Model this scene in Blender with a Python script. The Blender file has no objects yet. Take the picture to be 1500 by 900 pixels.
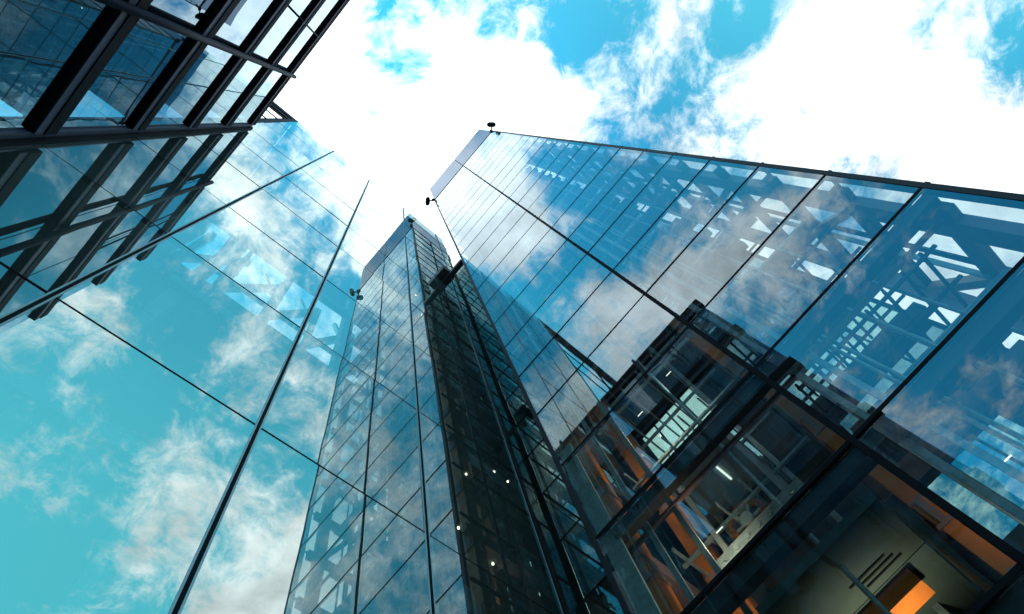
import bpy, bmesh, math, random
from mathutils import Vector, Matrix
random.seed(7)
scene = bpy.context.scene
COL = scene.collection
# ---------------------------------------------------------------- camera
# world axes: X runs along the front of the right tower, Y away from the fin-clad block, Z up; camera at the origin
CAMX = Vector((0.65185499, 0.73973941, -0.16694515))
CAMY = Vector((-0.75158045, 0.60085676, -0.27220944))
CAMZ = Vector((-0.10105393, 0.30291379, 0.94764516))
cd = bpy.data.cameras.new('camera'); cam = bpy.data.objects.new('camera', cd); COL.objects.link(cam)
cd.sensor_width = 36; cd.lens = 36 * 959.0 / 1500; cd.clip_start = 0.05; cd.clip_end = 3000
r, u, b = CAMX, -CAMY, -CAMZ
cam.matrix_world = Matrix(((r.x, u.x, b.x, 0), (r.y, u.y, b.y, 0), (r.z, u.z, b.z, 0), (0, 0, 0, 1)))
scene.camera = cam
scene.view_settings.view_transform = 'Standard'; scene.view_settings.look = 'None'
scene.view_settings.gamma = 1; scene.view_settings.use_curve_mapping = False
scene.view_settings.exposure = 0.18
scene.render.engine = 'CYCLES'
cy = scene.cycles
cy.max_bounces = 14; cy.glossy_bounces = 7; cy.diffuse_bounces = 3; cy.transparent_max_bounces = 40
cy.transmission_bounces = 4; cy.caustics_reflective = False; cy.caustics_refractive = False
cy.use_denoising = True; cy.sample_clamp_indirect = 8
# ---------------------------------------------------------------- sun and sky
SUN_EL, SUN_AZ = math.radians(52), math.radians(230)      # azimuth measured from +X towards +Y
sd = Vector((math.cos(SUN_EL) * math.cos(SUN_AZ), math.cos(SUN_EL) * math.sin(SUN_AZ), math.sin(SUN_EL)))
sl = bpy.data.lights.new('sun', 'SUN'); sun = bpy.data.objects.new('sun', sl); COL.objects.link(sun)
sl.energy = 1.4; sl.angle = math.radians(12); sl.color = (1.0, 0.95, 0.88)
sun.rotation_euler = sd.to_track_quat('Z', 'Y').to_euler(); sun.location = (0, 0, 120)

world = bpy.data.worlds.new('World'); scene.world = world; world.use_nodes = True
nt = world.node_tree; N, Lk = nt.nodes, nt.links
N.clear()
def nd(t, **k):
    n = N.new(t)
    for a, v in k.items(): setattr(n, a, v)
    return n
def math_(op, a, b=None, clamp=False):
    n = nd('ShaderNodeMath', operation=op, use_clamp=clamp)
    for i, v in enumerate((a, b)):
        if v is None: continue
        if isinstance(v, (int, float)): n.inputs[i].default_value = v
        else: Lk.new(v, n.inputs[i])
    return n.outputs[0]
tc = nd('ShaderNodeTexCoord')
sep = nd('ShaderNodeSeparateXYZ'); Lk.new(tc.outputs['Generated'], sep.inputs[0])
zc = math_('MAXIMUM', sep.outputs[2], 0.06)
comb = nd('ShaderNodeCombineXYZ')
Lk.new(math_('DIVIDE', sep.outputs[0], zc), comb.inputs[0]); Lk.new(math_('DIVIDE', sep.outputs[1], zc), comb.inputs[1])
P = comb.outputs[0]                                        # point of a flat cloud layer
def noise(vec, scale, detail, rough, dist=0.0):
    n = nd('ShaderNodeTexNoise'); n.inputs['Scale'].default_value = scale; n.inputs['Detail'].default_value = detail
    n.inputs['Roughness'].default_value = rough; n.inputs['Distortion'].default_value = dist
    Lk.new(vec, n.inputs['Vector']); return n
w = noise(P, 5.0, 3, 0.5)
wv = nd('ShaderNodeVectorMath', operation='MULTIPLY_ADD'); Lk.new(w.outputs['Color'], wv.inputs[0])
wv.inputs[1].default_value = (0.09, 0.09, 0); Lk.new(P, wv.inputs[2])
W = wv.outputs[0]
n1 = noise(W, 5.0, 12, 0.66, 0.2)
n2 = noise(W, 22.0, 9, 0.68, 0.4)
cov = math_('ADD', math_('ADD', math_('MULTIPLY', n1.outputs['Fac'], 1.25), math_('MULTIPLY', n2.outputs['Fac'], 0.65)), -0.45)
# banks (+) and clear gaps (-) of the cloud layer: (x, y, radius, amount)
BLOBS = [
 (0.03, -0.02, 0.17, 0.20), (0.10, 0.10, 0.14, 0.22), (0.17, 0.17, 0.13, 0.17), (-0.06, -0.10, 0.10, 0.2), (-0.02, 0.12, 0.15, 0.25),
 (0.52, 0.52, 0.20, 0.34), (0.56, 0.38, 0.12, 0.14), (0.36, 0.22, 0.05, 0.12), (0.42, 0.42, 0.10, 0.14), (0.62, 0.74, 0.22, 0.25), (0.13, 0.0, 0.05, 0.1),
 (0.085, -0.065, 0.08, -0.18), (0.20, 0.05, 0.08, -0.15), (0.26, 0.13, 0.07, -0.12), (0.28, 0.08, 0.06, -0.14), (0.235, 0.06, 0.025, 0.08), (0.0, -0.05, 0.06, -0.1), (0.31, 0.29, 0.06, -0.2),
 (0.43, 0.30, 0.08, -0.28), (0.66, 0.53, 0.09, -0.26), (0.72, 0.70, 0.09, -0.26), (0.33, 0.16, 0.05, -0.1), (0.085, 0.03, 0.03, -0.1), (0.66, 0.84, 0.08, -0.2),
 # high over the fin-clad block (what the right tower mirrors)
 (-0.03, -0.17, 0.09, 0.40), (0.02, -0.22, 0.06, 0.26), (-0.03, -0.25, 0.08, 0.22), (0.09, -0.14, 0.03, 0.06), (0.11, -0.26, 0.09, -0.2), (0.10, -0.38, 0.09, -0.18),
 (0.25, -0.40, 0.13, -0.15), (-0.02, -0.33, 0.07, -0.12), (0.10, -0.50, 0.09, 0.17), (0.20, -0.58, 0.12, 0.15), (-0.02, -0.52, 0.14, 0.2), (0.35, -0.62, 0.14, 0.02),
 (0.3, -0.95, 0.3, -0.05), (0.55, -0.95, 0.32, -0.3), (0.10, -0.11, 0.035, -0.12), (0.45, 0.95, 0.28, 0.3), (-0.1, 0.66, 0.2, 0.3), (0.62, 0.33, 0.08, 0.2), (0.72, 0.43, 0.14, 0.32), (0.0, 0.2, 0.12, 0.15),
 # out to the right (what the left building mirrors)
 (0.95, 0.0, 0.20, -0.22), (0.62, -0.08, 0.16, -0.22), (0.70, 0.10, 0.06, 0.16), (0.80, 0.28, 0.13, 0.24), (0.42, 0.06, 0.05, 0.16), (0.50, 0.0, 0.08, -0.12),
 (0.55, 0.15, 0.07, -0.12), (0.82, 0.12, 0.05, 0.1), (0.24, -0.06, 0.10, 0.0), (0.40, -0.12, 0.12, -0.15), (0.16, -0.08, 0.05, -0.08), (0.68, 0.27, 0.06, 0.1)]
for x, y, rad, amt in BLOBS:
    d = nd('ShaderNodeVectorMath', operation='DISTANCE'); Lk.new(W, d.inputs[0]); d.inputs[1].default_value = (x + 0.045, y + 0.045, 0)
    m = nd('ShaderNodeMapRange', interpolation_type='SMOOTHSTEP'); Lk.new(d.outputs['Value'], m.inputs[0])
    m.inputs[1].default_value = 0; m.inputs[2].default_value = rad * 1.35; m.inputs[3].default_value = amt; m.inputs[4].default_value = 0
    cov = math_('ADD', cov, m.outputs[0])
mr = nd('ShaderNodeMapRange', interpolation_type='SMOOTHSTEP'); Lk.new(cov, mr.inputs[0])
mr.inputs[1].default_value = 0.36; mr.inputs[2].default_value = 0.74
dens = mr.outputs[0]
vd = nd('ShaderNodeVectorMath', operation='DISTANCE'); Lk.new(W, vd.inputs[0]); vd.inputs[1].default_value = (1.05, 0.1, 0)
vm = nd('ShaderNodeMapRange', interpolation_type='SMOOTHSTEP'); Lk.new(vd.outputs['Value'], vm.inputs[0])    # the air is lighter low down to the right
vm.inputs[1].default_value = 0.15; vm.inputs[2].default_value = 1.05; vm.inputs[3].default_value = 1.0; vm.inputs[4].default_value = 0.0
sky = nd('ShaderNodeTexSky', sky_type='NISHITA'); sky.sun_disc = False
sky.sun_elevation = SUN_EL; sky.sun_rotation = math.radians(90) - SUN_AZ
tint = nd('ShaderNodeMix', data_type='RGBA', blend_type='MULTIPLY'); tint.inputs['Factor'].default_value = 1
Lk.new(sky.outputs[0], tint.inputs['A']); tint.inputs['B'].default_value = (0.20, 1.95, 2.20, 1)
lt = nd('ShaderNodeMix', data_type='RGBA', blend_type='MULTIPLY'); Lk.new(vm.outputs[0], lt.inputs['Factor']); Lk.new(tint.outputs['Result'], lt.inputs['A'])
lt.inputs['B'].default_value = (8.0, 3.0, 1.8, 1)
n3 = noise(W, 9.0, 6, 0.55)
cl = nd('ShaderNodeMapRange'); Lk.new(n3.outputs['Fac'], cl.inputs[0])
cl.inputs[1].default_value = 0.3; cl.inputs[2].default_value = 0.7; cl.inputs[3].default_value = 9.0; cl.inputs[4].default_value = 17.0
cc = nd('ShaderNodeMix', data_type='RGBA', blend_type='MULTIPLY'); cc.inputs['Factor'].default_value = 1
cc.inputs['A'].default_value = (0.93, 0.985, 1.0, 1); Lk.new(cl.outputs[0], cc.inputs['B'])
mx = nd('ShaderNodeMix', data_type='RGBA'); Lk.new(dens, mx.inputs['Factor']); Lk.new(lt.outputs['Result'], mx.inputs['A']); Lk.new(cc.outputs['Result'], mx.inputs['B'])
# the sun behind thin cloud near the zenith brightens everything around it
gd = nd('ShaderNodeVectorMath', operation='DISTANCE'); Lk.new(P, gd.inputs[0]); gd.inputs[1].default_value = (-0.01, 0.03, 0)
gm_ = nd('ShaderNodeMapRange', interpolation_type='SMOOTHSTEP'); Lk.new(gd.outputs['Value'], gm_.inputs[0])
gm_.inputs[1].default_value = 0.0; gm_.inputs[2].default_value = 0.42; gm_.inputs[3].default_value = 1.75; gm_.inputs[4].default_value = 1.0
gx = nd('ShaderNodeMix', data_type='RGBA', blend_type='MULTIPLY'); gx.inputs['Factor'].default_value = 1
Lk.new(mx.outputs['Result'], gx.inputs['A']); Lk.new(gm_.outputs[0], gx.inputs['B'])
bg = nd('ShaderNodeBackground'); bg.inputs['Strength'].default_value = 0.10; Lk.new(gx.outputs['Result'], bg.inputs['Color'])
wo = nd('ShaderNodeOutputWorld'); Lk.new(bg.outputs[0], wo.inputs['Surface'])
world.cycles.sampling_method = 'MANUAL'; world.cycles.sample_map_resolution = 512

# ---------------------------------------------------------------- materials
def mat_base(name):
    m = bpy.data.materials.new(name); m.use_nodes = True; m.node_tree.nodes.clear(); return m, m.node_tree.nodes, m.node_tree.links
def paint(name, col, rough=0.45, metal=0.0, var=0.25, scale=3.0, bump=0.0, spec=0.5, stretch=(1, 1, 1)):
    m, n, l = mat_base(name)
    o = n.new('ShaderNodeOutputMaterial'); p = n.new('ShaderNodeBsdfPrincipled'); l.new(p.outputs[0], o.inputs[0])
    t = n.new('ShaderNodeTexCoord'); mp = n.new('ShaderNodeMapping'); mp.inputs['Scale'].default_value = stretch
    l.new(t.outputs['Object'], mp.inputs[0])
    z = n.new('ShaderNodeTexNoise'); z.inputs['Scale'].default_value = scale; z.inputs['Detail'].default_value = 7; z.inputs['Roughness'].default_value = 0.65
    l.new(mp.outputs[0], z.inputs['Vector'])
    rp = n.new('ShaderNodeMapRange'); l.new(z.outputs['Fac'], rp.inputs[0]); rp.inputs[1].default_value = 0.25; rp.inputs[2].default_value = 0.75
    rp.inputs[3].default_value = 1 - var; rp.inputs[4].default_value = 1 + var
    c = n.new('ShaderNodeMix'); c.data_type = 'RGBA'; c.blend_type = 'MULTIPLY'; c.inputs['Factor'].default_value = 1
    c.inputs['A'].default_value = (*col, 1); l.new(rp.outputs[0], c.inputs['B']); l.new(c.outputs['Result'], p.inputs['Base Color'])
    p.inputs['Roughness'].default_value = rough; p.inputs['Metallic'].default_value = metal; p.inputs['Specular IOR Level'].default_value = spec
    if bump:
        bb = n.new('ShaderNodeBump'); bb.inputs['Strength'].default_value = bump; bb.inputs['Distance'].default_value = 0.02
        l.new(z.outputs['Fac'], bb.inputs['Height']); l.new(bb.outputs[0], p.inputs['Normal'])
    return m
def glass(name, f0, fg, trans, gloss, wave=0.0, wscale=0.5, power=4.0, haze=0.0):
    """coated float glass: the outer skin of each pane mirrors (more at glancing angles), the rest passes through tinted"""
    m, n, l = mat_base(name)
    o = n.new('ShaderNodeOutputMaterial'); mix = n.new('ShaderNodeMixShader'); tr = n.new('ShaderNodeBsdfTransparent'); gl = n.new('ShaderNodeBsdfGlossy')
    gl.inputs['Roughness'].default_value = 0.0
    oi = n.new('ShaderNodeObjectInfo'); rr = n.new('ShaderNodeMapRange'); rr.inputs[3].default_value = 0.90; rr.inputs[4].default_value = 1.0; l.new(oi.outputs['Random'], rr.inputs[0])
    gm = n.new('ShaderNodeMix'); gm.data_type = 'RGBA'; gm.blend_type = 'MULTIPLY'; gm.inputs['Factor'].default_value = 1; gm.inputs['A'].default_value = (*gloss, 1)
    l.new(rr.outputs[0], gm.inputs['B']); l.new(gm.outputs['Result'], gl.inputs['Color'])
    g = n.new('ShaderNodeNewGeometry')
    dt = n.new('ShaderNodeVectorMath'); dt.operation = 'DOT_PRODUCT'; l.new(g.outputs['Incoming'], dt.inputs[0]); l.new(g.outputs['Normal'], dt.inputs[1])
    def mm(op, a, b):
        k = n.new('ShaderNodeMath'); k.operation = op
        for i, v in enumerate((a, b)):
            if isinstance(v, (int, float)): k.inputs[i].default_value = v
            else: l.new(v, k.inputs[i])
        return k.outputs[0]
    ab = n.new('ShaderNodeMath'); ab.operation = 'ABSOLUTE'; l.new(dt.outputs['Value'], ab.inputs[0])
    f = mm('ADD', mm('MULTIPLY', mm('POWER', mm('SUBTRACT', 1.0, ab.outputs[0]), power), fg - f0), f0)
    front = mm('SUBTRACT', 1.0, g.outputs['Backfacing'])
    l.new(mm('MULTIPLY', f, front), mix.inputs[0])
    tm = n.new('ShaderNodeMix'); tm.data_type = 'RGBA'; l.new(g.outputs['Backfacing'], tm.inputs['Factor'])
    tm.inputs['A'].default_value = (*trans, 1); tm.inputs['B'].default_value = (1, 1, 1, 1); l.new(tm.outputs['Result'], tr.inputs['Color'])
    if wave:
        t = n.new('ShaderNodeTexCoord'); z = n.new('ShaderNodeTexNoise'); z.inputs['Scale'].default_value = wscale; z.inputs['Detail'].default_value = 2
        l.new(t.outputs['Object'], z.inputs['Vector'])
        bb = n.new('ShaderNodeBump'); bb.inputs['Strength'].default_value = 1.0; bb.inputs['Distance'].default_value = wave
        l.new(z.outputs['Fac'], bb.inputs['Height']); l.new(bb.outputs[0], gl.inputs['Normal'])
    l.new(tr.outputs[0], mix.inputs[1]); l.new(gl.outputs[0], mix.inputs[2])
    if haze:                                              # milky haze put into the colour: pale teal diffuse over the outside, uneven
        df = n.new('ShaderNodeBsdfDiffuse'); df.inputs[0].default_value = (0.50, 0.74, 0.74, 1); m2 = n.new('ShaderNodeMixShader')
        t2 = n.new('ShaderNodeTexCoord'); z2 = n.new('ShaderNodeTexNoise'); z2.inputs['Scale'].default_value = 0.25; z2.inputs['Detail'].default_value = 8; l.new(t2.outputs['Object'], z2.inputs['Vector'])
        l.new(mm('MULTIPLY', mm('MULTIPLY', mm('ADD', z2.outputs['Fac'], 0.5), haze), front), m2.inputs[0])
        l.new(mix.outputs[0], m2.inputs[1]); l.new(df.outputs[0], m2.inputs[2]); l.new(m2.outputs[0], o.inputs[0])
    else: l.new(mix.outputs[0], o.inputs[0])
    return m
def lampmat(name, col, s):
    m, n, l = mat_base(name); o = n.new('ShaderNodeOutputMaterial'); e = n.new('ShaderNodeEmission')
    e.inputs[0].default_value = (*col, 1); e.inputs[1].default_value = s; l.new(e.outputs[0], o.inputs[0]); return m

G_R = glass('tower_glass', 0.17, 0.88, (0.76, 0.83, 0.82), (0.77, 0.92, 1.0), 0.0030, 0.35, 2.4)
G_RS = glass('tower_side_glass', 0.10, 0.6, (0.84, 0.93, 0.92), (0.80, 0.92, 0.96), 0.003, 0.4, 4.0)
G_L = glass('hall_glass', 0.56, 0.78, (0.55, 0.80, 0.80), (0.88, 1.0, 0.97), 0.0040, 0.3, 3.0, haze=0.04)
G_W = glass('shaft_window_glass', 0.05, 0.4, (0.46, 0.70, 0.64), (0.8, 0.95, 0.95))
G_WD = glass('shaft_window_dark_glass', 0.05, 0.4, (0.17, 0.31, 0.32), (0.8, 0.95, 0.95))
G_T = glass('fin_block_glass', 0.16, 0.95, (0.25, 0.42, 0.55), (0.68, 0.88, 1.0), 0.0030, 0.45, 2.6)
M_BLACK = paint('black_gasket', (0.010, 0.012, 0.016), 0.8, spec=0.08)
M_FRAME = paint('dark_aluminium', (0.022, 0.028, 0.036), 0.6, spec=0.2)
M_BLUEGREY = paint('anodised_blue_grey', (0.010, 0.015, 0.032), 0.6, 0.0, 0.2, 2.0, spec=0.05)
M_GLINT = paint('edge_glint', (0.40, 0.62, 0.70), 0.5, 0.0, 0.2, 2.0, spec=0.2)  # pale colour paints the reflections along the pane edges
M_FIN = paint('fin_dark', (0.008, 0.009, 0.014), 0.7, 0.0, 0.3, spec=0.1)
M_NOSE = paint('fin_nose', (0.085, 0.09, 0.14), 0.5, 0.0, 0.2, spec=0.25)
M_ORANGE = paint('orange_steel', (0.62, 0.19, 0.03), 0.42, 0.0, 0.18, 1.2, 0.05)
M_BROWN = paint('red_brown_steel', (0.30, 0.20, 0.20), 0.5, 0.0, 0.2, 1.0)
M_RIM = paint('pulley_rim', (0.20, 0.075, 0.03), 0.6)
M_GALV = paint('galvanised_steel', (0.30, 0.40, 0.40), 0.45, 0.35, 0.35, 7.0)
M_PLATE = paint('zinc_plate', (0.32, 0.50, 0.49), 0.55, 0.1, 0.3, 9.0)
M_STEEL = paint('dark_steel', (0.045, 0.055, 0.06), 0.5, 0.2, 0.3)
M_CEIL = paint('ceiling_board', (0.055, 0.095, 0.082), 0.8, 0, 0.2, 0.8)
M_CORE = paint('core_cladding', (0.10, 0.24, 0.25), 0.7, 0, 0.2, 0.35)
M_SLAB = paint('concrete', (0.13, 0.13, 0.125), 0.85, 0, 0.25, 1.5, 0.1)
M_CARW = paint('lift_car_grey', (0.36, 0.40, 0.38), 0.45, 0.2, 0.2, 4.0)
M_PAVE = paint('paving', (0.20, 0.20, 0.19), 0.85, 0, 0.3, 0.6, 0.2)
M_WALLT = paint('block_cladding', (0.06, 0.07, 0.085), 0.6, 0.1, 0.2)
M_LAMP = lampmat('lamp_glow', (1.0, 0.80, 0.58), 9.0)
M_TUBE = lampmat('tube_glow', (0.92, 1.0, 0.90), 1.6)
def spandrel_mat():
    m, n, l = mat_base('crown_cladding')
    o = n.new('ShaderNodeOutputMaterial'); mix = n.new('ShaderNodeMixShader'); d = n.new('ShaderNodeBsdfDiffuse'); g = n.new('ShaderNodeBsdfGlossy')
    t = n.new('ShaderNodeTexCoord'); z = n.new('ShaderNodeTexNoise'); z.inputs['Scale'].default_value = 0.8; z.inputs['Detail'].default_value = 5; l.new(t.outputs['Object'], z.inputs['Vector'])
    c = n.new('ShaderNodeMix'); c.data_type = 'RGBA'; c.inputs['A'].default_value = (0.03, 0.055, 0.10, 1); c.inputs['B'].default_value = (0.05, 0.08, 0.14, 1)
    l.new(z.outputs['Fac'], c.inputs['Factor']); l.new(c.outputs['Result'], d.inputs[0]); g.inputs['Color'].default_value = (0.75, 0.86, 1.0, 1); g.inputs['Roughness'].default_value = 0.06
    mix.inputs[0].default_value = 0.27; l.new(d.outputs[0], mix.inputs[1]); l.new(g.outputs[0], mix.inputs[2]); l.new(mix.outputs[0], o.inputs[0]); return m
M_SPAN = spandrel_mat()
M_LINER = paint('shaft_liner', (0.055, 0.10, 0.12), 0.6, 0.0, 0.25, 0.7)

# ---------------------------------------------------------------- helpers
def box(bm, x0, x1, y0, y1, z0, z1):
    v = [bm.verts.new(p) for p in ((x0, y0, z0), (x1, y0, z0), (x1, y1, z0), (x0, y1, z0), (x0, y0, z1), (x1, y0, z1), (x1, y1, z1), (x0, y1, z1))]
    for f in ((3, 2, 1, 0), (4, 5, 6, 7), (0, 1, 5, 4), (1, 2, 6, 5), (2, 3, 7, 6), (3, 0, 4, 7)): bm.faces.new([v[i] for i in f])
def bar(bm, a, b, w, h):
    """rectangular bar from a to b"""
    a, b = Vector(a), Vector(b); d = (b - a).normalized(); up = Vector((0, 0, 1)) if abs(d.z) < 0.95 else Vector((0, 1, 0))
    s = d.cross(up).normalized(); t = s.cross(d).normalized(); vs = []
    for p in (a, b):
        for i, j in ((-1, -1), (1, -1), (1, 1), (-1, 1)): vs.append(bm.verts.new(p + s * w / 2 * i + t * h / 2 * j))
    for f in ((0, 1, 2, 3), (7, 6, 5, 4), (0, 4, 5, 1), (1, 5, 6, 2), (2, 6, 7, 3), (3, 7, 4, 0)): bm.faces.new([vs[i] for i in f])
def tube(bm, a, b, rad, seg=12):
    a, b = Vector(a), Vector(b); d = (b - a).normalized(); up = Vector((0, 0, 1)) if abs(d.z) < 0.95 else Vector((0, 1, 0))
    s = d.cross(up).normalized(); t = s.cross(d).normalized(); rings = []
    for p in (a, b): rings.append([bm.verts.new(p + (s * math.cos(k * math.tau / seg) + t * math.sin(k * math.tau / seg)) * rad) for k in range(seg)])
    for k in range(seg):
        f = bm.faces.new((rings[0][k], rings[0][(k + 1) % seg], rings[1][(k + 1) % seg], rings[1][k])); f.smooth = True
    bm.faces.new(rings[0][::-1]); bm.faces.new(rings[1])
def obj(name, bm, mat, parent=None, label=None, kind=None):
    bmesh.ops.recalc_face_normals(bm, faces=bm.faces)
    me = bpy.data.meshes.new(name); bm.to_mesh(me); bm.free(); me.materials.append(mat)
    o = bpy.data.objects.new(name, me); COL.objects.link(o)
    if parent: o.parent = parent; o.matrix_parent_inverse = Matrix()
    if label: o['label'] = label
    if kind: o['kind'] = kind
    return o
def obox(name, mat, parent, *a, **k):
    bm = bmesh.new(); box(bm, *a); return obj(name, bm, mat, parent, **k)
def thing(name, label, cat, loc=(0, 0, 0), rz=0.0, group=None):
    o = bpy.data.objects.new(name, None); COL.objects.link(o); o.location = loc; o.rotation_euler = (0, 0, rz); o.empty_display_size = 0.3
    o['label'] = label; o['category'] = cat
    if group: o['group'] = group
    return o
def pane(name, mat, parent, axis, face, sgn, a0, a1, z0, z1, tilt=0.0012, th=0.022, merge=None):
    """one glass pane, a thin slab in the plane axis=face whose outside looks along sgn; panes never sit perfectly true"""
    ta, tb = random.uniform(-tilt, tilt), random.uniform(-tilt, tilt)
    bm = merge or bmesh.new(); n0 = len(bm.verts)
    if axis == 'y': box(bm, a0, a1, min(face, face - sgn * th), max(face, face - sgn * th), z0, z1)
    else: box(bm, min(face, face - sgn * th), max(face, face - sgn * th), a0, a1, z0, z1)
    bm.verts.ensure_lookup_table(); ca, cz = (a0 + a1) / 2, (z0 + z1) / 2
    for v in bm.verts[n0:]:
        off = ta * ((v.co.x if axis == 'y' else v.co.y) - ca) + tb * (v.co.z - cz)
        if axis == 'y': v.co.y += off
        else: v.co.x += off
    if merge is None: return obj(name, bm, mat, parent)

GND = -1.6
# ---------------------------------------------------------------- ground
bm = bmesh.new(); box(bm, -600, 600, -600, 600, GND - 0.5, GND)
g = obj('paving_ground', bm, M_PAVE); g['kind'] = 'structure'; g['label'] = 'grey paved ground between the towers'

# ================================================================ RIGHT TOWER
UA, UB, VR, VD, HR, HB = -3.29, 4.76, 6.965, 11.2, 70.0, 59.95
UM = 0.735
FL = 2.52; Z0 = 9.48
LV = [Z0 + FL * k for k in range(-4, 21)]                  # -0.6 .. 59.9
tower = thing('glass_tower', 'tall slim glass lift tower with orange steel inside, on the right', 'tower', (0, 0, GND))
def up(*a): return a
T_OFF = Vector((0, 0, -GND))
def tb(o): o.location = T_OFF; return o
TR = 0.025
zs = [GND] + LV
zs[0] = -1.6
bays = [(UA + 0.05, UM - 0.025), (UM + 0.025, UB - 0.05)]
front = []
for k in range(len(zs) - 1):
    for a0, a1 in bays: tb(pane('glass_pane', G_R, tower, 'y', VR, -1, a0, a1, zs[k] + TR, zs[k + 1] - TR, 0.0019))
# far side (B) panes: the 44 lowest that show
rest = bmesh.new()
for k in range(len(zs) - 1):
    for a0, a1 in ((VR + 0.21, 9.05), (9.10, VD - 0.08)):
        pane('glass_pane', G_RS, tower, 'x', UB, 1, a0, a1, zs[k] + TR, zs[k + 1] - TR, merge=rest)
        pane('glass_pane', G_RS, tower, 'x', UA, -1, a0, a1, zs[k] + TR, zs[k + 1] - TR, merge=rest)
    for a0, a1 in bays: pane('glass_pane', G_RS, tower, 'y', VD, 1, a0, a1, zs[k] + TR, zs[k + 1] - TR, merge=rest)
o = tb(obj('glass_pane', rest, G_RS, tower, 'clearer panes of the side and rear walls', 'stuff'))
# corner posts, mullions, transoms
for x, dd in ((UA, 0.09), (UB, 0.20)): tb(obox('corner_post', M_FRAME, tower, x - 0.05, x + 0.05, VR - 0.012, VR + dd, GND, HB))
for x in (UA, UB): tb(obox('corner_post', M_BLACK, tower, x - 0.05, x + 0.05, VD - 0.075, VD + 0.05, GND, HB))
tb(obox('mullion', M_BLACK, tower, UM - 0.045, UM + 0.045, VR - 0.02, VR + 0.12, GND, HB))
tb(obox('mullion', M_BLACK, tower, UM - 0.04, UM + 0.04, VD - 0.1, VD + 0.02, GND, HB))
for x, s in ((UB, 1), (UA, -1)): tb(obox('mullion', M_BLACK, tower, x - 0.05, x + 0.05, 9.05, 9.10, GND, HB))
for z in LV[:-1]:
    bm = bmesh.new()
    h = 0.034 if z < 20 else 0.03
    box(bm, UA + 0.052, UM - 0.047, VR - 0.006, VR + 0.06, z - h, z + h); box(bm, UM + 0.047, UB - 0.052, VR - 0.006, VR + 0.06, z - h, z + h)
    for x in (UA, UB): box(bm, x - 0.03, x + 0.03, VR + 0.205, VD - 0.095, z - h, z + h)
    box(bm, UA + 0.052, UB - 0.052, VD - 0.05, VD + 0.006, z - h, z + h); box(bm, UB + 0.051, UB + 0.085, VR + 0.01, VR + 0.12, z - 0.05, z + 0.05)
    tb(obj('transom', bm, M_BLACK, tower))
# dark floor-edge boxes behind the lowest transoms
for z in (9.48, 6.96, 4.44):
    tb(obox('floor_edge', M_STEEL, tower, UA + 0.35, UB - 0.1, VR + 0.09, VR + 0.30, z - 0.30, z - 0.02))
# crown: solid black band for the shade of a shadow gap, cladding band with four seams
tb(obox('crown_shadow_band', M_BLACK, tower, UA - 0.02, UB + 0.02, VR - 0.02, VD + 0.02, HB, HB + 0.34))
for k in range(5):
    z0 = HB + 0.34 + k * (HR - HB - 0.34) / 5; z1 = z0 + (HR - HB - 0.34) / 5
    bm = bmesh.new()
    for a0, a1 in ((UA, UM - 0.03), (UM + 0.03, UB)): box(bm, a0, a1, VR, VR + 0.05, z0, z1 - 0.06)
    box(bm, UB - 0.05, UB, VR + 0.053, VD - 0.053, z0, z1 - 0.06); box(bm, UA, UA + 0.05, VR + 0.053, VD - 0.053, z0, z1 - 0.06)
    box(bm, UA, UB, VD - 0.05, VD, z0, z1 - 0.06)
    tb(obj('crown_panel', bm, M_SPAN, tower))
tb(obox('crown_backing', M_BLACK, tower, UA + 0.09, UB - 0.09, VR + 0.09, VD - 0.09, HB + 0.35, HR - 0.1))
# steel inside
def col(name, mat, x0, x1, y0, y1, z0=GND, z1=HB - 0.05): return tb(obox(name, mat, tower, x0, x1, y0, y1, z0, z1))
col('edge_plate', M_PLATE, UA + 0.07, UA + 0.42, VR + 0.11, VR + 0.16, GND, 12.6)
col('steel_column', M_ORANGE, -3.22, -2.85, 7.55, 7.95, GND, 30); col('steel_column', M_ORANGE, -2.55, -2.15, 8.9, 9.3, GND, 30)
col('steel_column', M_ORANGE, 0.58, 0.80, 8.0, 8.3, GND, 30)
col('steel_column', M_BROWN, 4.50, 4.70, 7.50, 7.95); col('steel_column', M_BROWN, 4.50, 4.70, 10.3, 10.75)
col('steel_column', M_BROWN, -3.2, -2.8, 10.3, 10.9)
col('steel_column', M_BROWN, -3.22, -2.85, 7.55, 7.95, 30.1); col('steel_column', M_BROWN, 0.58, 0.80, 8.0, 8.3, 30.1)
for k in range(11):
    z = 6.0 + k * FL
    for x0, x1, y0, y1 in ((-3.22, -2.85, 7.55, 7.95), (-2.55, -2.15, 8.9, 9.3), (0.58, 0.80, 8.0, 8.3)):
        bm = bmesh.new(); box(bm, x0 - 0.03, x1 + 0.03, y0 - 0.03, y1 + 0.03, z, z + 0.06); box(bm, x0 - 0.02, x1 + 0.02, y0 - 0.02, y1 + 0.02, z + 0.5, z + 0.54)
        box(bm, x0 + 0.06, x1 - 0.06, y0 - 0.025, y0 - 0.003, z + 0.061, z + 0.499); box(bm, x1 + 0.003, x1 + 0.025, y0 + 0.06, y1 - 0.06, z + 0.061, z + 0.499)
        tb(obj('splice_plate', bm, M_BROWN, tower))
for x, y in ((-2.46, 7.4), (-1.9, 7.45), (4.5, 8.95), (1.3, 8.6), (2.9, 8.6), (-0.2, 9.4), (1.15, 7.35), (1.5, 7.35)):
    bm = bmesh.new(); box(bm, x - 0.05, x + 0.05, y - 0.02, y + 0.02, GND, HB - 0.1); box(bm, x - 0.015, x + 0.015, y + 0.02, y + 0.10, GND, HB - 0.1)
    tb(obj('guide_rail', bm, M_GALV, tower))
bm = bmesh.new()
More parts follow.
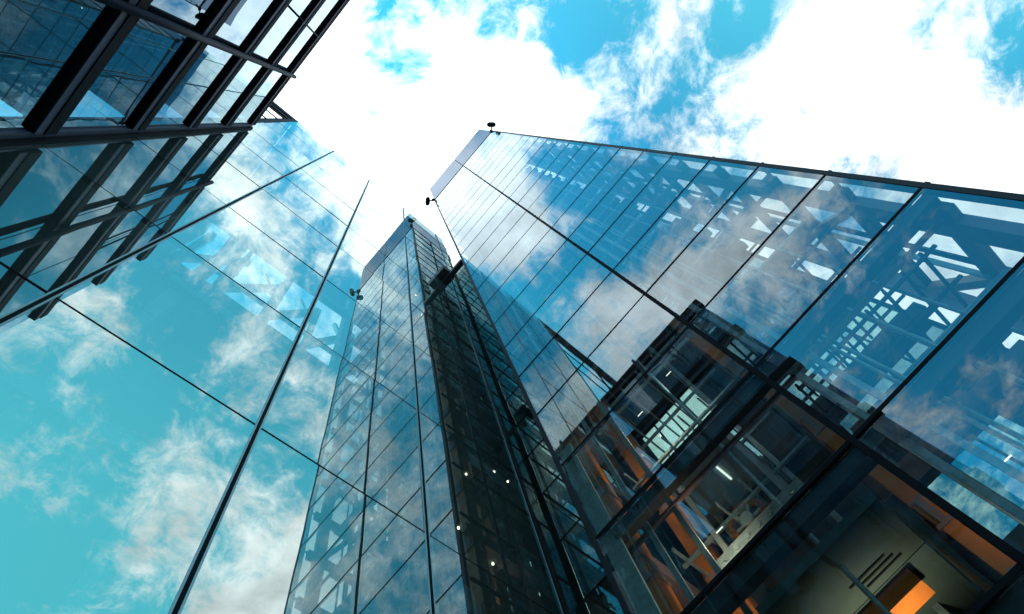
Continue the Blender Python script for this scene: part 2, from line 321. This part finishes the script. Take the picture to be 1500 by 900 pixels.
for x, y in ((1.85, 7.6), (1.95, 7.6), (2.6, 7.7), (3.3, 7.9), (-0.6, 7.7)): tube(bm, (x, y, GND), (x, y, 34), 0.035, 8)
tb(obj('conduit', bm, M_GALV, tower))
for k in range(9):
    z = 8.1 + k * FL; bm = bmesh.new()
    for y, dz in ((8.0, 0), (8.12, 0.05), (8.3, -0.1)): tube(bm, (0.95, y, z + dz), (4.2, y, z + dz), 0.03, 8)
    box(bm, 1.2, 4.1, 7.9, 8.4, z - 0.2, z - 0.15)
    tb(obj('cable_tray', bm, M_GALV, tower))
for k, z in enumerate(LV[1:-1]):
    bm = bmesh.new(); zz = z - 0.1
    box(bm, 4.52, 4.68, VR + 0.25, 7.49, zz - 0.42, zz); box(bm, 4.52, 4.68, 7.96, 10.29, zz - 0.42, zz)
    box(bm, -3.17, -2.87, 7.96, 10.28, zz - 0.40, zz); box(bm, 0.56, 0.82, 8.31, 10.6, zz - 0.34, zz)
    box(bm, -2.79, 0.5, 10.55, 10.8, zz - 0.34, zz); box(bm, 0.9, 4.28, 10.55, 10.8, zz - 0.34, zz)
    tb(obj('floor_beam', bm, M_BROWN if k % 2 else M_STEEL, tower))
for k, z in enumerate(LV[2:-1:2]):
    bm = bmesh.new(); zr = z - 0.28
    tube(bm, (-3.0, 7.46, zr), (4.4, 7.46, zr), 0.055)
    for xe, s in ((-3.0, -1), (4.4, 1)): tube(bm, (xe, 7.46, zr), (xe + s * 0.14, 7.46, zr), 0.09); box(bm, xe + s * 0.13 - 0.1, xe + s * 0.13 + 0.1, 7.38, 7.545, zr - 0.12, zr + 0.12)
    tb(obj('tie_rod', bm, M_BROWN, tower))
for k in range(0, 22, 2):
    z = LV[1] + k * FL
    if z + 2 * FL > HB: break
    bm = bmesh.new(); bar(bm, (4.58, 8.0, z + 0.1), (4.58, 10.25, z + 2 * FL - 0.55), 0.2, 0.18)
    bar(bm, (-2.7, 8.95 if k % 4 else 10.2, z), (-2.7, 10.2 if k % 4 else 8.95, z + FL * 2 - 0.6), 0.2, 0.2)
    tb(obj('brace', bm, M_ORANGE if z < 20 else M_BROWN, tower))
# shaft liner behind the lifts, one opening per storey and bay
for k in range(len(LV) - 2):
    z0, z1 = LV[k] + 0.02, LV[k + 1] - 0.02
    bm = bmesh.new(); y0, y1 = 10.96, 11.02
    hl, hr = (-2.35, -0.25), ((1.1, 4.1) if k % 3 else (1.1, 3.0))
    ops = [hl, hr] if k in (5, 6, 11, 16, 20) else [hr]
    a, bb = z0 + 0.45, z1 - 0.45
    x = UA + 0.06
    for p, q in ops: box(bm, x, p, y0, y1, z0, z1); box(bm, p, q, y0, y1, z0, a); box(bm, p, q, y0, y1, bb, z1); x = q
    box(bm, x, 4.2, y0, y1, z0, z1)
    for p, q in ops:
        for t in ((0.25, 0.5, 0.75) if p < 0 else (0.36, 0.7)): box(bm, p + (q - p) * t - 0.025, p + (q - p) * t + 0.025, y0 + 0.01, y1 - 0.01, a, bb)
    ln = tb(obj('shaft_liner', bm, M_LINER, tower))
    for p, q in ops: obox('window', G_W if (k < 8 and p < 0) or k in (3, 5) else G_WD, ln, p + 0.002, q - 0.002, y0 + 0.02, y0 + 0.035, a + 0.002, bb - 0.002)
bm = bmesh.new(); box(bm, -2.62, -2.54, 9.4, 10.5, 9.6, HB - 0.4); box(bm, 0.60, 0.78, 9.0, 10.5, 9.6, HB - 0.4); tb(obj('shaft_liner', bm, M_LINER, tower))
# the room above the entrance: boarded ceiling with slots, lit orange beam
tb(obox('ceiling', M_CEIL, tower, -1.75, 0.34, 7.30, 8.40, 6.35, 6.50)); tb(obox('ceiling', M_CEIL, tower, -1.75, 0.34, 8.46, 10.6, 6.38, 6.52))
bm = bmesh.new()
for k in range(3): box(bm, -0.75 + 0.08 * k, -0.12 + 0.08 * k, 8.02 + k * 0.1, 8.05 + k * 0.1, 6.335, 6.348)
tb(obj('ceiling_slot', bm, M_BLACK, tower))
tb(obox('orange_beam', M_ORANGE, tower, -2.0, -0.06, 8.52, 8.86, 6.12, 6.37))
tb(obox('wall_panel', M_CEIL, tower, 0.37, 0.41, 7.45, 10.4, GND, 6.3))
tb(obox('wall_panel', M_LINER, tower, -2.0, 0.36, 10.62, 10.70, GND, 6.34))
def shaft_lamp(x, y, z, power, col, aim, size=0.09, spread=180):
    bm = bmesh.new(); a = Vector(aim).normalized()
    tube(bm, (x - 0.07, y, z), (x + 0.07, y, z), 0.01, 8); o = tb(obj('shaft_lamp', bm, M_TUBE, tower))
    ld = bpy.data.lights.new('shaft_lamp_light', 'AREA'); ld.energy = power; ld.color = col; ld.size = size; ld.size_y = 0.05; ld.spread = math.radians(spread)
    lo = bpy.data.objects.new('shaft_lamp_light', ld); COL.objects.link(lo); lo.parent = o
    lo.location = Vector((x, y, z)) + a * 0.05; lo.rotation_euler = (-a).to_track_quat('Z', 'Y').to_euler()
WARM = (1.0, 0.78, 0.55)
shaft_lamp(-1.3, 7.5, 4.0, 2.8, (0.75, 1.0, 0.92), (0.3, 0.4, 1))
shaft_lamp(-0.4, 8.69, 4.9, 7, WARM, (0.0, 0, 1), spread=90)
shaft_lamp(-1.1, 8.69, 4.9, 6, WARM, (0.0, 0, 1), spread=90)
shaft_lamp(-1.5, 7.4, 8.0, 16, WARM, (-0.9, 0.8, 0.35))
shaft_lamp(-1.3, 7.4, 11.8, 16, WARM, (-0.8, 0.9, -0.2))
shaft_lamp(1.6, 7.4, 5.6, 6, WARM, (-0.7, 0.8, 0.3))
shaft_lamp(-0.3, 7.5, 12.2, 4, (0.9, 1.0, 0.95), (-0.1, 0.9, 0.4))

# pulley wheel of the lift machinery
pw = bmesh.new()
pc = Vector((-1.2, 8.4, 8.75))
for k in range(28):
    a0, a1 = k * math.tau / 28, (k + 1) * math.tau / 28
    bar(pw, pc + Vector((math.cos(a0) * 0.34, 0, math.sin(a0) * 0.34)), pc + Vector((math.cos(a1) * 0.34, 0, math.sin(a1) * 0.34)), 0.12, 0.09)
wheel = tb(obj('pulley_wheel', pw, M_RIM, tower))
sp = bmesh.new()
for k in range(6): bar(sp, pc, pc + Vector((math.cos(k * math.tau / 6) * 0.29, 0, math.sin(k * math.tau / 6) * 0.29)), 0.04, 0.04)
tube(sp, pc + Vector((0, -0.1, 0)), pc + Vector((0, 0.1, 0)), 0.12); obj('spoke_hub', sp, M_CARW, wheel)
# open grating floors in the shaft
for z in LV[4:12]:
    bm = bmesh.new()
    for q in range(8 if z < 13 else 3): box(bm, 1.0 + q * 0.42, 1.045 + q * 0.42, 7.72, 10.4, z - 0.16, z - 0.09)
    for q in range(4): box(bm, 0.98, 4.2 if z < 13 else 1.9, 7.75 + q * 0.8, 7.79 + q * 0.8, z - 0.235, z - 0.165)
    tb(obj('floor_grating', bm, M_STEEL, tower))
    bm = bmesh.new()
    for q in range(5): box(bm, -2.5 + q * 0.55, -2.46 + q * 0.55, 8.0, 10.4, z - 0.42, z - 0.32)
    box(bm, -2.6, 0.5, 8.32, 8.38, z - 0.49, z - 0.425); box(bm, -2.6, 0.5, 9.5, 9.56, z - 0.49, z - 0.425)
    tb(obj('floor_grating', bm, M_GALV, tower))
# fixing brackets where the floors meet the centre mullion
for z in LV[1:9]:
    bm = bmesh.new()
    for sx in (-1, 1):
        box(bm, UM + sx * 0.13 - 0.05, UM + sx * 0.13 + 0.05, VR + 0.065, VR + 0.24, z - 0.05, z + 0.09); tube(bm, (UM + sx * 0.2, VR + 0.18, z + 0.02), (UM + sx * 0.42, VR + 0.18, z + 0.02), 0.025, 8)
    tb(obj('bracket', bm, M_GALV, tower))

# ================================================================ LEFT BUILDING
UL, HL = -4.865, 52.0
VL = [-5.25, -2.03, 1.25, 4.53, 7.81, 11.09, 14.37]
hall = thing('glass_building', 'broad glass building with large mirror-like panes, on the left', 'building', (0, 0, GND))
LZ = [GND, 4.68] + [9.54 + 4.86 * k for k in range(0, 9)] + [HL - 0.04]
for j in range(len(VL) - 1):
    for k in range(len(LZ) - 1):
        tb(pane('glass_pane', G_L, hall, 'x', UL, 1, VL[j] + 0.035, VL[j + 1] - 0.035, LZ[k] + 0.02, LZ[k + 1] - 0.02, 0.0024))
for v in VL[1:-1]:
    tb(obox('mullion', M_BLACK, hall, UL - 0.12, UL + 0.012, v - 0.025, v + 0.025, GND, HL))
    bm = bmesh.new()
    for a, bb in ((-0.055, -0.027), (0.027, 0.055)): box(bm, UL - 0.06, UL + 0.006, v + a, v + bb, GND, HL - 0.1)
    tb(obj('mullion_glint', bm, M_GLINT, hall))  # bright strips beside the mullion, edge reflections put in as colour
tb(obox('corner_post', M_BLUEGREY, hall, UL - 0.3, UL + 0.01, VL[0] - 0.25, VL[0] + 0.03, GND, HL))
for z in LZ[1:-1]:
    bm = bmesh.new()
    for j in range(len(VL) - 1): box(bm, UL - 0.10, UL + 0.005, VL[j] + 0.036, VL[j + 1] - 0.036, z - 0.019, z + 0.019)
    tb(obj('transom', bm, M_BLACK, hall))
# inside: tall hall with a core wall, open braced top storey, roof; floors towards the tower
tb(obox('core_wall', M_CORE, hall, -16.2, -15.8, -5.6, 14.4, GND, 43.6))
tb(obox('roof', M_STEEL, hall, -14.6, UL - 0.25, -5.4, 14.5, HL - 0.5, HL - 0.02))
tb(obox('end_wall', M_STEEL, hall, -15.79, UL - 0.31, -5.6, -5.45, GND, HL - 0.55))
tb(obox('end_wall', M_STEEL, hall, -15.79, UL - 0.31, 14.4, 14.5, GND, HL - 0.55))
bm = bmesh.new()
for v in (-5.0, -2.03, 1.25, 4.5, 7.8, 11.1): box(bm, -15.9, -15.4, v - 0.25, v + 0.25, 43.65, HL)
tb(obj('roof_post', bm, M_GALV, hall))
bm = bmesh.new()
for v in (-5.0, -1.8, 1.3, 4.6, 7.9): bar(bm, (-15.65, v, 43.8), (-15.65, v + 3.2, HL - 0.4), 0.45, 0.45)
for v in (-1.8, 1.3, 4.5, 7.8): bar(bm, (-15.60, v, 47.6), (-15.60, v - 1.6, HL - 0.4), 0.3, 0.3)
tb(obj('roof_brace', bm, M_GALV, hall))
for x, v in ((-9.5, -2.0), (-9.5, 4.4), (-13.0, 1.2)): tb(obox('steel_column', M_GALV, hall, x - 0.25, x + 0.25, v - 0.25, v + 0.25, GND, HL - 0.52))
for z in (14, 23.5, 33, 42.5):
    bm = bmesh.new(); bar(bm, (-9.2, -5, z), (-9.2, 4.4, z), 0.3, 0.6); bar(bm, (-15.7, -1.75, z + 1.2), (-5.4, -1.75, z + 1.2), 0.25, 0.5)
    tb(obj('floor_beam', bm, M_GALV, hall))
for k, z in enumerate(LZ[1:-1]):
    tb(obox('floor_slab', M_SLAB, hall, -13.5, UL - 0.35, 6.9, 14.3, z - 0.30, z - 0.02))
    bm = bmesh.new()
    for v in (7.3, 9.6, 12.4): box(bm, -8.1, -7.7, v - 0.2, v + 0.2, z, z + 4.5)
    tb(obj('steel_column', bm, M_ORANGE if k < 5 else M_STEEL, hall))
    bm = bmesh.new()
    for q in range(7):
        v = 7.0 + q * 1.02 + random.uniform(-0.2, 0.2); zb_ = z + random.choice((0.0, 0.9, 1.8, 2.6)); x_ = -5.5 - random.choice((0, 0.4, 1.2))
        box(bm, x_ - 0.03, x_, v, v + random.uniform(0.25, 0.7), zb_ + 0.01, zb_ + random.uniform(0.5, 1.6))
    tb(obj('pale_panel', bm, M_PLATE, hall, kind='stuff'))  # added pale panels, standing in for bright bits in the dark floors
    bm = bmesh.new()
    for q in range(9): box(bm, -13.4, UL - 0.4, 6.95 + q * 0.9, 7.05 + q * 0.9, z - 0.52, z - 0.303)
    tb(obj('ceiling_rib', bm, M_STEEL, hall))
    bm = bmesh.new()
    for v in random.sample((7.2, 7.9, 8.6, 9.3, 9.9, 10.8, 11.6), 4): tube(bm, (-6.6 - 0.3 * ((k * 7 + int(v)) % 3), v, z - 0.36), (-6.6 - 0.3 * ((k * 7 + int(v)) % 3), v, z - 0.305), 0.03)
    tb(obj('downlight', bm, M_LAMP, hall))

# ================================================================ FIN-CLAD BLOCK (upper left)
TZ = [13.95 + 4.81 * k for k in range(-3, 5)]
HT = 34.05
ROT = math.radians(-0.8)
TL = 8.2                                                   # length along its front
block = thing('fin_clad_building', 'dark office block with deep horizontal fins, upper left', 'building', (UL + 0.004, -4.965, GND), ROT)
def bo(o): o.location = (0, 0, -GND); return o
# local: x from the corner along the front, y=0 glass, y>0 towards the street
TX = [0.225, 3.10, 5.35, TL]
for j in range(3):
    for k in range(len(TZ) - 1):
        mid = (TZ[k] + 0.8 + TZ[k + 1]) / 2
        bo(pane('glass_pane', G_T, block, 'y', 0.0, 1, TX[j] + 0.02, TX[j + 1] - 0.02, TZ[k] + 0.80, TZ[k + 1], 0.0016))
    bo(pane('glass_pane', G_T, block, 'y', 0.0, 1, TX[j] + 0.02, TX[j + 1] - 0.02, GND, TZ[0], 0.0016))
for z in TZ:
    f = bo(obox('sun_fin', M_FIN, block, 0.23, TL + 0.05, -0.18, 0.105, z, z + 0.80))
    nm = bmesh.new(); box(nm, 0.232, TL + 0.055, 0.10, 0.13, z + 0.02, z + 0.34); n_ = obj('nose_strip', nm, M_NOSE, f)
    lp = bmesh.new(); box(lp, 0.231, TL + 0.056, 0.10, 0.155, z + 0.345, z + 0.82); obj('lip', lp, M_FIN, f)
bm = bmesh.new(); tube(bm, (3.21, 0.25, GND), (3.21, 0.25, HT), 0.09, 16); bo(obj('tube_mullion', bm, M_BLUEGREY, block))
bm = bmesh.new(); tube(bm, (5.35, 0.1, 24.4), (5.35, 0.1, HT - 0.6), 0.03, 10); bo(obj('tie_rod', bm, M_FIN, block))
bm = bmesh.new(); box(bm, 0.0, 0.085, -0.1, 0.16, GND, HT); bo(obj('corner_post', bm, M_FIN, block))
bm = bmesh.new(); box(bm, 0.09, 0.22, -0.12, 0.07, GND, HT); bo(obj('corner_sill', bm, M_NOSE, block))
bm = bmesh.new(); box(bm, TL - 0.3, TL, -12, -0.2, GND, HT - 0.4); bo(obj('side_wall', bm, M_WALLT, block))
bm = bmesh.new(); box(bm, -4, TL - 0.31, -12, -11.7, GND, HT - 0.4); bo(obj('rear_wall', bm, M_WALLT, block))
bm = bmesh.new(); box(bm, 0.3, TL - 0.31, -11.6, -0.19, HT - 0.6, HT - 0.3); bo(obj('roof', bm, M_WALLT, block))
for z in TZ:
    bo(obox('floor_slab', M_SLAB, block, 0.38, TL - 0.32, -11.5, -0.20, z + 0.1, z + 0.5))

# ================================================================ louvre screen beyond the left building
ls = thing('louvre_screen', 'open screen of dark slats at the roofline above the fin-clad block', 'louvre screen', (0, 0, GND))
for z, h, dp in ((50.7, 1.3, 0.16), (48.9, 0.8, 0.12), (47.3, 0.5, 0.06), (44.6, 0.3, 0.05), (41.0, 0.3, 0.05)):
    o = obox('slat', M_FIN, ls, UL - dp, UL, -16, VL[0] - 0.27, z, z + h); o.location = T_OFF
for v in (-5.6, -10.8, -15.9):
    o = obox('post', M_FIN, ls, UL - 0.16, UL - 0.06, v - 0.06, v + 0.06, GND, HL); o.location = T_OFF

# ================================================================ link between tower and left building
lb = thing('link_beam', 'steel link strut with a grey housing between tower and left building', 'strut', (0, 0, GND))
zb = 33.6
bm = bmesh.new(); bar(bm, (UL + 0.05, 7.02, zb), (UA - 0.06, 7.02, zb), 0.25, 0.3); o = obj('strut', bm, M_STEEL, lb); o.location = T_OFF
bm = bmesh.new(); box(bm, UL + 0.03, UL + 0.62, 6.5, 7.3, zb + 0.1, zb + 0.75); o = obj('housing', bm, M_STEEL, lb); o.location = T_OFF
bm = bmesh.new(); tube(bm, (UL + 0.5, 7.05, GND), (UL + 0.5, 7.05, zb - 0.1), 0.035)
o = obj('drain_pipe', bm, M_FIN, lb); o.location = T_OFF

# glazed infill wall closing the slot between the two buildings
iw = thing('infill_wall', 'narrow glazed wall closing the slot between tower and left building', 'glass wall', (0, 0, GND))
for k in range(21):
    o = pane('glass_pane', G_L, iw, 'y', 11.32, -1, UL + 0.03, UA - 0.065, GND + k * 2.6 + 0.02, GND + (k + 1) * 2.6 - 0.02); o.location = T_OFF
o = obox('backing', M_STEEL, iw, UL + 0.005, UA - 0.051, 11.45, 11.6, GND, 52.9); o.location = T_OFF
o = obox('closing_post', M_BLACK, iw, UA - 0.06, UA + 0.4, 11.255, 11.40, GND, 52.9); o.location = T_OFF
bm = bmesh.new()
for k in range(22): box(bm, UL + 0.025, UA - 0.065, 11.30, 11.4, GND + k * 2.6 - 0.018, GND + k * 2.6 + 0.018)
o = obj('transom', bm, M_BLACK, iw); o.location = T_OFF

# ================================================================ roof lamps
def roof_lamp(x, y, z, out, axis, label):
    t = thing('roof_lamp', label, 'roof lamp', (x, y, z), 0, 'lamps on the tower crown')
    out = Vector(out).normalized(); ax = Vector(axis).normalized(); third = out.cross(ax).normalized()
    c = out * 0.62
    bm = bmesh.new(); tube(bm, (0, 0, 0), c * 0.9, 0.06); box(bm, -0.09, 0.09, -0.05, 0.05, -0.16, 0.1); obj('arm', bm, M_FIN, t)
    bm = bmesh.new(); bmesh.ops.create_uvsphere(bm, u_segments=24, v_segments=16, radius=1)
    for v in bm.verts:
        p = v.co; q = lambda a: math.copysign(abs(a) ** 0.7, a)
        v.co = c + ax * q(p.x) * 0.40 + third * p.y * 0.24 + out * q(p.z) * 0.22
    for f in bm.faces: f.smooth = True
    obj('lamp_head', bm, M_FIN, t)
    bm = bmesh.new(); tube(bm, third * 0.3 - out * 0.05, third * 0.3 + out * 0.2, 0.13); obj('sensor', bm, M_FIN, t)
roof_lamp(UB - 0.1, VR - 0.02, HB + 0.15, (0.75, -0.6, 0.2), (0.65, 0.74, -0.1), 'dark round lamp on the far upper corner of the right tower, against the sky')
roof_lamp(UA, VR - 0.02, HB + 0.15, (-0.65, -0.5, 0.1), (-0.75, 0.6, -0.2), 'dark round lamp on the near upper corner of the right tower, by the gap')

# ================================================================ lift cars
def lift_car(x, y, z, label, w=1.5, d=1.3, h=2.3, lit=False):
    t = thing('lift_car', label, 'lift car', (x, y, z), 0, 'lift cars in the tower')
    bm = bmesh.new()
    box(bm, -w / 2, w / 2, -d / 2, d / 2, 0, 0.12); box(bm, -w / 2, w / 2, -d / 2, d / 2, h - 0.12, h)
    for sx in (-1, 1):
        for sy in (-1, 1): box(bm, sx * (w / 2 - 0.06) - 0.05, sx * (w / 2 - 0.06) + 0.05, sy * (d / 2 - 0.06) - 0.05, sy * (d / 2 - 0.06) + 0.05, 0.121, h - 0.121)
    obj('frame', bm, M_CARW, t)
    bm = bmesh.new(); box(bm, -w / 2 - 0.18, w / 2 + 0.18, -d / 2 - 0.1, -d / 2 - 0.003, -0.25, 0.0)
    for k in range(7): tube(bm, (-w / 2 + k * w / 6, -d / 2 - 0.14, -0.13), (-w / 2 + k * w / 6, -d / 2 - 0.101, -0.13), 0.045)
    obj('sling_beam', bm, M_GALV, t)
    bm = bmesh.new(); box(bm, -w / 2 + 0.12, w / 2 - 0.12, -d / 2 + 0.02, -d / 2 + 0.03, 0.125, h - 0.125); obj('window', bm, G_RS, t)
    if lit: bm = bmesh.new(); box(bm, 0.05, 0.09, -0.22, 0.22, h - 0.16, h - 0.125); obj('ceiling_lamp', bm, M_TUBE, t)
lift_car(-0.95, 8.9, 20.5, 'grey framed lift car showing pale sky behind it, left bay')
lift_car(-1.1, 8.9, 8.4, 'lower dark lift car in the left bay with a tube light', lit=True)
lift_car(2.1, 8.9, 11.6, 'grey lift car in the right bay behind the mirrored roofline')
lift_car(2.1, 8.9, 17.4, 'upper lift car in the right bay, faint behind reflected cloud')
